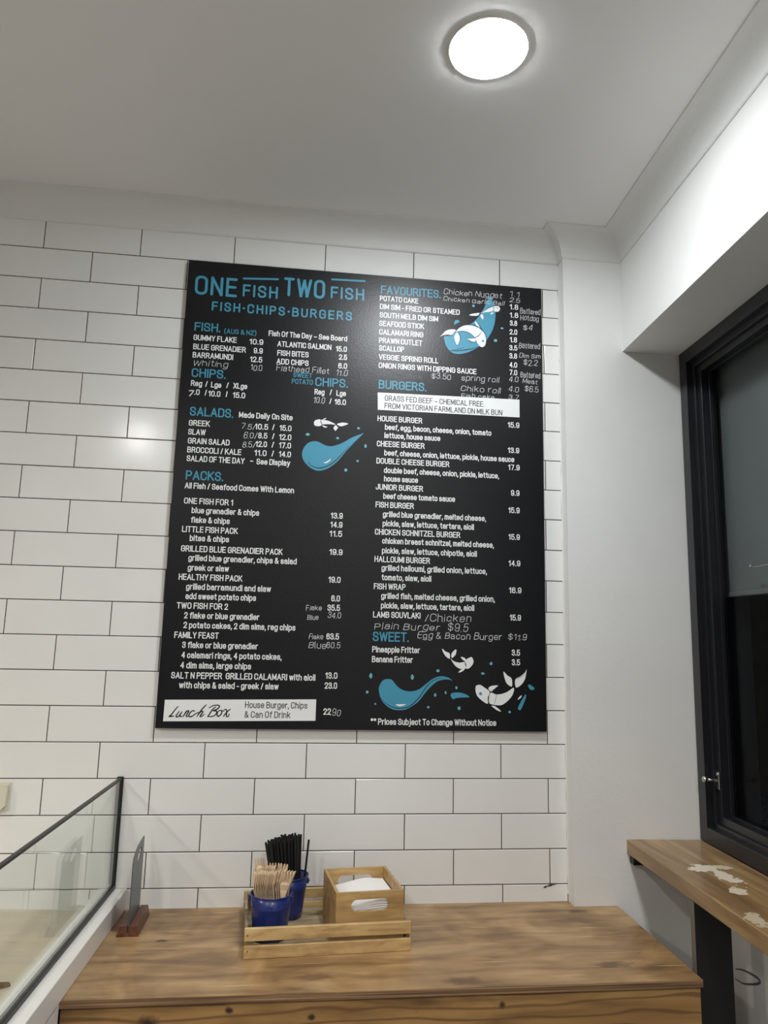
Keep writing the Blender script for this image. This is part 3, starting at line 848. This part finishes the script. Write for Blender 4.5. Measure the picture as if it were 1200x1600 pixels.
def area(g, P, y):
    vs = [(BX + p[0] / 1000.0, y, BZ + p[1] / 1000.0) for p in P]
    g.add(vs, [tuple(t) for t in tessellate_polygon([[Vector((p[0], p[1], 0)) for p in P]])])
for ln in ART.split('\n'):
    ty, pts_ = ln.split('|')
    P = [tuple(map(float, q.split(','))) for q in pts_.split()]
    if ty == 't1s':
        Q = catmull(P, False, 4); Q += [tuple(v) for v in catmull([P[-1], P[0]], False, 2)[1:-1]]; piece('wave_print', 'teal_print', lambda g: area(g, Q, TY))
    elif ty == 't': piece('wave_print', 'teal_print', lambda g: area(g, catmull(P, True, 4), TY))
    elif ty == 'w': piece('fish_print', 'white_print', lambda g: area(g, catmull(P, True, 4), TY - 0.0002))
    elif ty == 'R': piece('white_plate', 'white_print', lambda g: area(g, P, TY - 0.0007))
    elif ty == 'Bt': piece('title_bar', 'teal_print', lambda g: ribbon(g, [Vector(p) for p in P], 6.5, TY, 'round'))
    elif ty[0] == 'L': piece('outline_print', 'black_print', lambda g: ribbon(g, catmull(P, False, 4), float(ty[1:]) * 0.22, TY - 0.0004, 'round', lambda t: 0.3 + 0.7 * sin(pi * min(max(t, 0.05), 0.95))))
    elif ty == 'S': ribbon(script, catmull(P, False, 4), 3.4, TY - 0.0010, 'round', lambda t: 0.75 + 0.35 * sin(pi * t))
    elif ty in ('D', 'E'):
        for (u, v, a, b) in P:
            rn = random.Random(u)
            if ty == 'D':
                Q = [(u + a * 0.95 * cos(t) * rn.uniform(0.85, 1.1), v + b * 0.95 * sin(t) * rn.uniform(0.85, 1.1)) for t in [2 * pi * k / 8 for k in range(8)]]
                piece('droplet_print', 'drop_print', lambda g: area(g, catmull(Q, True, 3), TY - 0.0001))
            else: piece('fish_eye', 'teal_print', lambda g: area(g, [(u + a * cos(t), v + b * sin(t)) for t in [2 * pi * k / 10 for k in range(10)]], TY - 0.0005))
part('script_lettering', script, M['black_print'], menu)

# ---------------------------------------------------------------- plywood counter under the board
CT = Z0 - 2.091                # its top
counter = thing('plywood_counter', 'worn plywood counter box standing against the tiled wall under the menu board', 'counter', (1.1, -0.27, 0.0))
g = G(); g.prism([(0.397, -0.0005), (XP - 0.001, -0.0005), (XP - 0.001, -0.0478), (1.853, -0.0478), (1.8445, -0.535), (0.384, -0.535)], 'Z', CT - 0.0165, CT)
part('top', g, M['ply'], counter)
g = G(); g.prism([(0.3845, -0.5356), (1.844, -0.5356), (1.844, -0.5348), (0.3845, -0.5348)], 'Z', CT - 0.0160, CT - 0.0016)
part('top_edge', g, M['ply_edge'], counter)
g = G(); g.box(0.388, 1.8425, -0.5265, -0.509, 0.02, CT - 0.0205, 0.0015); part('front_panel', g, M['pine'], counter)
g = G(); g.box(0.394, 0.411, -0.5085, -0.002, 0.0, CT - 0.0168); part('side_panel', g, M['ply'], counter)
g = G(); g.box(1.824, 1.841, -0.5085, -0.0485, 0.0, CT - 0.0168); part('side_panel', g, M['ply'], counter)
g = G(); g.box(0.412, 1.823, -0.45, -0.43, 0.0, 0.1); part('plinth', g, M['ply_edge'], counter)
for (x, z) in ((0.745, 0.765), (0.925, 0.745), (1.36, 0.757), (1.815, 0.765), (1.16, 0.752)):
    g = G(lambda p, x=x, z=z: Vector((x + p[0], -0.5268 + p[2], z + p[1]))); g.lathe([(0.0005, 0.001), (0.003, 0.0006), (0.0036, 0.0)], (0, 0, 0), 8); part('screw', g, M['wire'], counter)

# ---------------------------------------------------------------- glazed white servery counter on the left
def LF(p):                      # it runs two degrees off square
    return Vector((p[0] + 0.036 * p[1], p[1], p[2]))
RT = Z0 - 2.035
serv = thing('servery_counter', 'white servery counter with a black-edged glass screen at the left edge', 'counter', (0.2, -0.8, 0.0))
g = G(LF); g.box(0.330, 0.4105, -0.001, -1.9, CT + 0.0003, RT, 0.0015); part('rail', g, M['white_lacquer'], serv)
g = G(LF); g.box(0.386, 0.4068, -0.5362, -1.9, 0.0, CT); part('side_panel', g, M['white_lacquer'], serv)
g = G(LF); g.box(-0.55, 0.3795, -0.0012, -1.9, CT - 0.03, CT - 0.0002); part('worktop', g, M['cream'], serv)
g = G(LF); g.box(-0.55, 0.3795, -0.03, -1.88, 0.0, CT - 0.0305); part('cabinet_body', g, M['white_lacquer'], serv)
g = G(LF); g.box(0.3625, 0.3785, -0.001, -1.9, RT + 0.0002, RT + 0.012, 0.001); part('channel', g, M['black_trim'], serv)
g = G(LF); g.box(0.3665, 0.3735, -0.012, -1.88, RT + 0.0125, RT + 0.297); pane = part('glass_pane', g, M['glass'], serv)
g = G(LF); g.box(0.3655, 0.3745, -0.013, -1.885, RT + 0.2972, RT + 0.3035); part('top_trim', g, M['black_trim'], serv)
g = G(LF); g.box(0.3600, 0.3785, -0.001, -0.0115, RT + 0.0125, RT + 0.306, 0.002); part('wall_channel', g, M['black_trim'], serv)

# black tongs lying on the cream worktop, only the tip in view
tg = thing('serving_tongs', 'black utensil tip on the cream worktop behind the glass, lower left edge', 'utensil', (0.15, -0.49, CT))
g = G(); g.prism([(0.262, -0.462), (0.255, -0.452), (0.235, -0.452), (0.10, -0.50), (0.02, -0.53), (0.02, -0.545), (0.10, -0.522), (0.225, -0.485)], 'Z', CT + 0.0002, CT + 0.006); part('blade', g, M['rubber_tip'], tg)
g = G(); g.prism([(0.06, -0.503), (-0.12, -0.57), (-0.115, -0.59), (0.065, -0.523)], 'Z', CT + 0.0065, CT + 0.014); part('handle', g, M['rubber_tip'], tg)

# small plastic fitting on the tiles, cut by the frame
pf = thing('wall_fitting', 'small cream plastic fitting on the tiles at the left picture edge', 'wall fitting', (0.03, -0.001, Z0 - 1.78))
g = G(); g.box(-0.02, 0.069, -0.004, -0.0006, Z0 - 1.822, Z0 - 1.745, 0.001); part('back_plate', g, M['plastic'], pf)
g = G(); g.prism([(-0.016, Z0 - 1.751), (0.064, Z0 - 1.751), (0.062, Z0 - 1.807), (0.050, Z0 - 1.818), (-0.012, Z0 - 1.818)], 'Y', -0.0042, -0.022); part('housing', g, M['plastic'], pf)
g = G(); g.box(0.012, 0.03, -0.0225, -0.027, Z0 - 1.80, Z0 - 1.772, 0.001); part('button', g, M['white_lacquer'], pf)

# ---------------------------------------------------------------- table sign in its timber foot
sg = thing('table_sign', 'charcoal upright sign panel in a red-brown timber foot beside the glass screen', 'sign', (0.457, -0.12, CT))
g = G(); X0 = 0.428
g.prism([(X0, CT), (X0 + 0.057, CT), (X0 + 0.051, CT + 0.026), (X0 + 0.0315, CT + 0.026), (X0 + 0.0315, CT + 0.010), (X0 + 0.0265, CT + 0.010), (X0 + 0.0265, CT + 0.026), (X0 + 0.007, CT + 0.026)], 'Y', -0.2, -0.045)
part('foot', g, M['walnut'], sg)
out = [(-0.195, CT + 0.0102), (-0.195, CT + 0.180)]
for i in range(1, 9):
    t = pi / 2 * i / 9; out.append((-0.195 + 0.137 * (1 - cos(t)) ** 1.0, CT + 0.180 + 0.032 * sin(t)))
out += [(-0.058, CT + 0.212), (-0.058, CT + 0.0102)]
hole = [(-0.115 + 0.026 * cos(2 * pi * k / 16), CT + 0.178 + 0.015 * sin(2 * pi * k / 16) + 0.006 * cos(2 * pi * k / 16)) for k in range(16)]
g = G(); g.prism(out, 'X', X0 + 0.0275, X0 + 0.0305, [hole]); part('panel', g, M['slate'], sg)

# ---------------------------------------------------------------- slatted crate tray
def TF(p):
    a = radians(3.6); return Vector((0.762 + p[0] * cos(a) - p[1] * sin(a), -0.357 + p[0] * sin(a) + p[1] * cos(a), CT + p[2]))
tray = thing('crate_tray', 'low pale pine slatted crate tray holding two buckets and a napkin box', 'tray', tuple(TF((0.2, 0.16, 0))))
TW, TD = 0.417, 0.315
for (y0, y1, hh) in ((0.0, 0.011, 1.0), (TD - 0.011, TD, 0.88)):
    for (z0, z1) in ((0.0, 0.030), (0.040, 0.0695)):
        g = G(TF); g.box(0, TW, y0, y1, z0 * hh + 0.0002, z1 * hh, 0.0012); part('slat', g, M['crate'], tray)
for x0 in (0.0015, TW - 0.0095):
    g = G(TF); g.box(x0, x0 + 0.008, 0.0115, TD - 0.0115, 0.0004, 0.060, 0.001); part('end_panel', g, M['crate_floor'], tray)
for x0 in (0.0098,):
    for y0 in (0.0115, TD - 0.0265):
        g = G(TF); g.box(x0, x0 + 0.015, y0, y0 + 0.015, 0.0125, 0.058); part('corner_post', g, M['crate_floor'], tray)
for k in range(6):
    y0 = 0.0125 + k * 0.0485
    g = G(TF); g.box(0.0098, TW - 0.0098, y0, y0 + 0.0455, 0.005, 0.012, 0.0008); part('floor_slat', g, M['crate_floor'], tray)
for (x, z) in ((0.008, 0.054), (0.009, 0.018), (TW - 0.008, 0.035)):
    g = G(lambda p, x=x, z=z: TF((x + p[0], -0.0003 + p[2] * -1, z + p[1]))); g.lathe([(0.0004, 0.0006), (0.0016, 0.0003), (0.0018, 0.0)], (0, 0, 0), 6); part('nail', g, M['wire'], tray)
TFL = CT + 0.0121

# ---------------------------------------------------------------- enamel buckets
def bucket(c, label, axis, r0, droop):
    t = thing('bucket', label, 'bucket', (c[0], c[1], TFL), 'small blue metal buckets in the tray')
    H = 0.109; r1 = 0.0535
    g = G(); g.lathe([(0.001, 0.003), (r0 - 0.002, 0.003), (r0 - 0.001, 0.0), (r0, 0.001), (r0 + 0.002, 0.012), (r0 + 0.0028, 0.013), (r0 + 0.003, 0.016), (r0 + (r1 - r0) * .7, H * .7), (r0 + (r1 - r0) * .72 + 0.0006, H * .72), (r0 + (r1 - r0) * .75, H * .74), (r1, H - 0.002), (r1 - 0.001, H - 0.002), (r0 - 0.0005, 0.004), (0.001, 0.004)], (c[0], c[1], TFL), 40)
    part('body', g, M['blue'], t, True)
    g = G(); g.lathe([(r1 + 0.0018 * cos(a), H - 0.001 + 0.0018 * sin(a)) for a in [2 * pi * k / 8 for k in range(8)]], (c[0], c[1], TFL), 40, True); part('rim', g, M['blue'], t, True)
    ax = Vector((cos(axis), sin(axis), 0)); pr_ = Vector((-sin(axis), cos(axis), 0)); cc = Vector((c[0], c[1], TFL + H - 0.012))
    for s in (-1, 1):
        F = lambda p, s=s: cc + ax * s * (r1 - 0.0012 + p[0]) + pr_ * p[1] + Vector((0, 0, p[2]))
        g = G(F); g.box(0, 0.004, -0.006, 0.006, -0.009, 0.005, 0.001); part('ear', g, M['blue'], t)
    g = G(); pts = []
    for k in range(17):
        a = pi * k / 16
        d = pr_ * sin(droop[0]) + Vector((0, 0, -cos(droop[0])))
        pts.append(cc + ax * (r1 + 0.0045) * cos(a) + d * (r1 + 0.004) * droop[1] * sin(a))
    g.tube(pts, 0.0009, 6); part('wire_handle', g, M['wire'], t, True)
    return t
B1 = (0.822, -0.258); B2 = (0.867, -0.112)
bucket(B1, 'blue metal bucket full of wooden forks, at the front left of the tray', radians(172), 0.0415, (radians(-64), 1.05))
bucket(B2, 'blue metal bucket full of black straws, behind the fork bucket', radians(-12), 0.038, (radians(62), 1.05))

# black paper straws, one by one
g = G(); g.lathe([(0.003, 0.0), (0.003, 0.2), (0.0024, 0.2), (0.0024, 0.0)], (0, 0, 0), 8, True)
first = g.build('straw', M['straw'], smooth=False)
def place(o, base, top, L):
    d = (Vector(top) - Vector(base)).normalized(); q = Vector((0, 0, 1)).rotation_difference(d)
    o.rotation_mode = 'QUATERNION'; o.rotation_quaternion = q; o.location = base; o.scale = (1, 1, L / 0.2)
n = 0; sp = 0.0065
for i in range(-6, 7):
    for j in range(-6, 7):
        x = i * sp + (j % 2) * sp / 2; y = j * sp * 0.87
        if x * x + y * y > 0.0315 ** 2: continue
        s = first if n == 0 else first.copy()
        if n: COL.objects.link(s)
        rr = random.uniform
        u = (x + 0.0315) / 0.063
        base = Vector((B2[0] + x, B2[1] + y, TFL + 0.0045))
        top = Vector((0.795 + 0.104 * u + rr(-.001, .001), -0.105 + y * 1.25 + rr(-.001, .001), TFL + 0.19))
        place(s, base, top, 0.203 + rr(-0.003, 0.003) - 0.016 * (1 - u) ** 2)
        tag(s, 'black straw in the bunch fanning out of the rear blue bucket', 'straw', 'black straws in the rear bucket'); n += 1
s = first.copy(); COL.objects.link(s); place(s, Vector((B2[0] + 0.0365, B2[1] + 0.002, TFL + 0.012)), Vector((0.9185, -0.1085, Z0 - 1.88)), 0.187)
tag(s, 'single black straw standing apart at the right rim of the rear bucket', 'straw', 'black straws in the rear bucket')
print('straws', n)

# wooden forks
def fork_mesh():
    out = [(-0.0045, 0), (0.0045, 0), (0.0055, 0.03), (0.0042, 0.075), (0.0045, 0.1), (0.0095, 0.118), (0.0125, 0.132), (0.0125, 0.158), (0.0105, 0.16), (0.0088, 0.156), (0.008, 0.138), (0.0062, 0.138), (0.0058, 0.158), (0.0040, 0.160), (0.0024, 0.158), (0.0012, 0.138),
           (-0.0012, 0.138), (-0.0024, 0.158), (-0.0040, 0.160), (-0.0058, 0.158), (-0.0062, 0.138), (-0.008, 0.138), (-0.0088, 0.156), (-0.0105, 0.16), (-0.0125, 0.158), (-0.0125, 0.132), (-0.0095, 0.118), (-0.0045, 0.1), (-0.0042, 0.075), (-0.0055, 0.03)]
    def bend(p):
        x, y, z = p
        t = max(0.0, (z - 0.09) / 0.07)
        return Vector((x, y + 0.006 * sin(pi * min(t, 1.0)) + 0.0035 * (x / 0.0125) ** 2 * -1 * min(1, t * 1.5), z))
    g = G(bend); g.prism(out, 'Y', -0.0008, 0.0008)
    return g.build('wooden_fork', M['fork'])
f0 = fork_mesh(); nf = 0
def fork(x, y, yaw, lean=(0, 0), dz=0.0, label='pale wooden fork packed heads-up in the front blue bucket'):
    global nf
    o = f0 if nf == 0 else f0.copy()
    if nf: COL.objects.link(o)
    o.matrix_world = Matrix.Translation((B1[0] + x, B1[1] + y, TFL + 0.005 + dz)) @ Matrix.Rotation(lean[0], 4, 'Y') @ Matrix.Rotation(lean[1], 4, 'X') @ Matrix.Rotation(yaw, 4, 'Z')
    tag(o, label, 'fork', 'wooden forks in the front bucket'); nf += 1
for k in range(13): fork(-0.024 + k * 0.0028, -0.019, radians(84 + random.uniform(-2, 2)), (radians(-7.5 + k * 0.6), radians(1.5)), random.uniform(-.002, .003), 'wooden fork seen edge-on in the tight front row of the fork bucket')
for k in range(10): fork(-0.024 + k * 0.0030, 0.012, radians(80), (radians(-8.5 + k * 1.0), radians(-2)), random.uniform(0, .005))
for k in range(6): fork(0.0135 + k * 0.0030, -0.012, radians(76), (radians(1.5 + k * 1.6), radians(1)), random.uniform(-.001, .004))
for k in range(5): fork(0.010 + 0.001 * k, 0.006 + k * 0.0055, radians(8), (radians(5), radians(-1.5 - k)), 0.002 + 0.003 * (k % 2))
for k in range(2): fork(-0.006 + 0.014 * k, 0.024, radians(-5), (radians(-2 + 3 * k), radians(-5)), 0.006, 'wooden fork at the back of the fork bucket, close to the straws')
fork(0.017, -0.030, radians(12), (radians(7), radians(2.2)), 0.0, 'wooden fork showing its broad flat face at the front right of the fork bucket')
fork(-0.016, -0.001, radians(-8), (radians(-7), radians(-1)), 0.030, 'tallest wooden fork, its tines sticking up above the others in the front bucket')

# ---------------------------------------------------------------- napkin box
def NF(p):
    a = radians(6.4); return Vector((0.986 + p[0] * cos(a) - p[1] * sin(a), -0.322 + p[0] * sin(a) + p[1] * cos(a), TFL + 0.0003 + p[2]))
nb = thing('napkin_box', 'open honey-brown wooden box with slot handles holding white napkins, right side of tray', 'box', tuple(NF((0.09, 0.1, 0))))
NW, ND, NH, NT = 0.178, 0.205, 0.1235, 0.008
def slot(cx, cz, hw, r):
    P = []
    for k in range(9): a = -pi / 2 + pi * k / 8; P.append((cx + hw + r * cos(a), cz + r * sin(a)))
    for k in range(9): a = pi / 2 + pi * k / 8; P.append((cx - hw + r * cos(a), cz + r * sin(a)))
    return P
for y0 in (0.0, ND - NT):
    g = G(NF); g.prism([(0, 0), (NW, 0), (NW, NH), (0, NH)], 'Y', y0, y0 + NT, [slot(NW / 2, 0.091, 0.035, 0.0145)]); part('end_board', g, M['box'], nb)
for x0 in (0.0, NW - NT):
    g = G(NF); g.box(x0, x0 + NT, NT + 0.0002, ND - NT - 0.0002, 0.0, NH, 0.0006); part('side_board', g, M['box'], nb)
g = G(NF); g.box(NT + 0.0002, NW - NT - 0.0002, NT + 0.0002, ND - NT - 0.0002, 0.001, 0.006); part('base', g, M['box'], nb)
NN = 18
def napkin_mesh(wv):
    g = G(); vs = []; fs = []; nx, ny = 14, 3; t = 0.0040
    for side in (0, 1):
        for j in range(ny + 1):
            for i in range(nx + 1):
                x = 0.156 * i / nx; y = 0.178 * j / ny
                h = wv * (0.5 - 0.5 * cos(pi * min(1.0, x / 0.115))) - wv * 0.25 * max(0, (x - 0.115) / 0.04)
                vs.append((x, y, h + side * t * (0.8 if i in (0,) else 1.0)))
    n1_ = (nx + 1) * (ny + 1)
    for j in range(ny):
        for i in range(nx):
            a = j * (nx + 1) + i; fs.append((a, a + 1, a + nx + 2, a + nx + 1)); fs.append((n1_ + a, n1_ + a + 1, n1_ + a + nx + 2, n1_ + a + nx + 1))
    for j in range(ny):
        for i in (0, nx):
            a = j * (nx + 1) + i; b = a + nx + 1; fs.append((a, b, b + n1_, a + n1_))
    for i in range(nx):
        for j in (0, ny):
            a = j * (nx + 1) + i; b = a + 1; fs.append((a, b, b + n1_, a + n1_))
    # folded front edge bulges slightly
    for i in range(nx + 1): vs.append((0.156 * i / nx, -0.0012, (vs[i][2] + vs[i + n1_][2]) / 2))
    for i in range(nx):
        k = 2 * n1_ + i; fs.append((i, i + 1, k + 1, k)); fs.append((i + n1_, i + 1 + n1_, k + 1, k))
    g.add(vs, fs); return g
zz = 0.0068
for k in range(NN):
    wv = 0.016 * max(0.0, (k - 5) / (NN - 6)) ** 0.8
    g = napkin_mesh(wv)
    o = g.build('napkin', M['napkin'])
    o.location = NF((0.0105 + random.uniform(-.001, .001), 0.0125 + random.uniform(-.0012, .0012), zz)); o.rotation_euler = (0, 0, radians(6.4 + random.uniform(-.2, .2)))
    top_ = k == NN - 1
    tag(o, 'topmost white napkin of the stack in the wooden box' if top_ else 'white folded napkin in the stack inside the wooden box', 'napkin', 'white napkins in the wooden box')
    zz += 0.00425

# ---------------------------------------------------------------- window, frame and blind
LT = Z0 - 1.903; LB = Z0 - 1.944
ZT = Z0 - 0.3292; Y1 = -1.74
win = G(RW)
def jamb(name, x0, x1, ya, yb, zb, zt, root, mt='black_frame'):
    """rectangular ring of the frame: outer edges ya..,zb,zt, member width yb-ya"""
    w_ = abs(yb - ya)
    g = G(RW)
    g.box(x0, x1, ya, ya - w_, zb, zt, 0.0008)
    g.box(x0, x1, Y1 + (-0.047 - ya) * -1 + w_, Y1 + (-0.047 - ya) * -1, zb, zt, 0.0008)
    g.box(x0, x1, ya - w_, Y1 + (-0.047 - ya) * -1 + w_, zt - w_, zt, 0.0008)
    g.box(x0, x1, ya - w_, Y1 + (-0.047 - ya) * -1 + w_, zb, zb + w_, 0.0008)
    o = new_obj(name, g.v, g.f, M[mt], root, (0, 0, 0)); return o
wroot = jamb('window_1', 2.126, 2.30, -0.042, -0.087, LT + 0.0002, ZT - 0.0002, None)
wroot['kind'] = 'structure'
jamb('stop_bead', 2.144, 2.17, -0.087, -0.107, LT + 0.0402, ZT - 0.0452, wroot)
jamb('sash', 2.154, 2.20, -0.107, -0.131, LT + 0.0602, ZT - 0.0652, wroot)
jamb('glazing_bead', 2.178, 2.190, -0.131, -0.136, LT + 0.0842, ZT - 0.0892, wroot)
g = G(RW); g.box(2.188, 2.192, -0.132, Y1 + 0.085, LT + 0.086, ZT - 0.091); new_obj('glass_pane', g.v, g.f, M['window_glass'], wroot)
# latch on the sash
g = G(RW); g.box(2.149, 2.1538, -0.110, -0.128, Z0 - 1.742, Z0 - 1.690, 0.001)
lt = new_obj('latch_plate', g.v, g.f, M['chrome'], wroot); lt['label'] = 'chrome latch plate'
g = G(RW); g.tube([(2.149, -0.119, Z0 - 1.716), (2.117, -0.115, Z0 - 1.713)], 0.0035, 8); g.tube([(2.118, -0.115, Z0 - 1.713), (2.112, -0.1145, Z0 - 1.7128), (2.105, -0.114, Z0 - 1.7125)], [0.008, 0.0095, 0.007], 12)
new_obj('latch_knob', g.v, g.f, M['chrome'], lt, smooth=True)
g = G(RW); g.tube([(2.149, -0.12, Z0 - 1.697), (2.145, -0.12, Z0 - 1.697)], 0.004, 8); new_obj('screw', g.v, g.f, M['chrome'], lt)
# reflection of the latch arm in the pane, modelled as a chrome bar
hk = thing('latch_reflection', 'small chrome bar modelling the latch reflection in the window pane over the blind', 'modelled reflection', tuple(RW((2.18, -0.36, Z0 - 1.08))))
g = G(RW); g.tube([(2.183, -0.315, Z0 - 1.083), (2.180, -0.36, Z0 - 1.084), (2.183, -0.425, Z0 - 1.082)], 0.0016, 6); part('bar', g, M['chrome'], hk)
for y_ in (-0.312, -0.428):
    g = G(RW); g.tube([(2.187, y_, Z0 - 1.082), (2.178, y_, Z0 - 1.080)], 0.006 if y_ < -0.4 else 0.004, 10); part('bar_end', g, M['chrome'], hk)
# roller blind hanging outside the pane
rb = thing('roller_blind', 'grey roller blind drawn halfway down behind the window pane', 'blind', tuple(RW((2.25, -0.8, Z0 - 1.1))))
g = G(RW); g.box(2.225, 2.2265, -0.06, Y1, Z0 - 1.145, ZT - 0.0); part('fabric', g, M['blind'], rb)
g = G(RW); g.box(2.220, 2.2315, -0.06, Y1, Z0 - 1.160, Z0 - 1.145, 0.002); part('bottom_bar', g, M['blind'], rb)
# dark street side beyond the window
g = G(RW); g.box(5.6, 5.7, 6.0, -9.0, 0, 5.0); o = struct('wall_outside', g, M['night'])

# ---------------------------------------------------------------- timber ledge under the window
ld = thing('window_ledge', 'long honey-brown timber ledge with flaked pale patches under the black window', 'ledge', tuple(RW((1.99, -0.8, LB))))
g = G(RW); g.box(1.889, 2.124, -0.0465, -1.74, LB, LT, 0.002); part('board', g, M['ledge'], ld)
g = G(RW); g.box(1.898, 2.086, -0.0480, -0.075, LB - 0.026, LB - 0.0004); part('bracket', g, M['steel_black'], ld)
g = G(RW); g.box(1.8915, 1.985, -0.447, -0.462, 0.0, LB - 0.0006); leg = part('leg', g, M['steel_black'], ld)
g = G(RW); g.box(1.8900, 1.8913, -0.444, -0.4635, 0.0, LB - 0.0006); subpart('edge_band', g, M['pale_edge'], leg, ld)
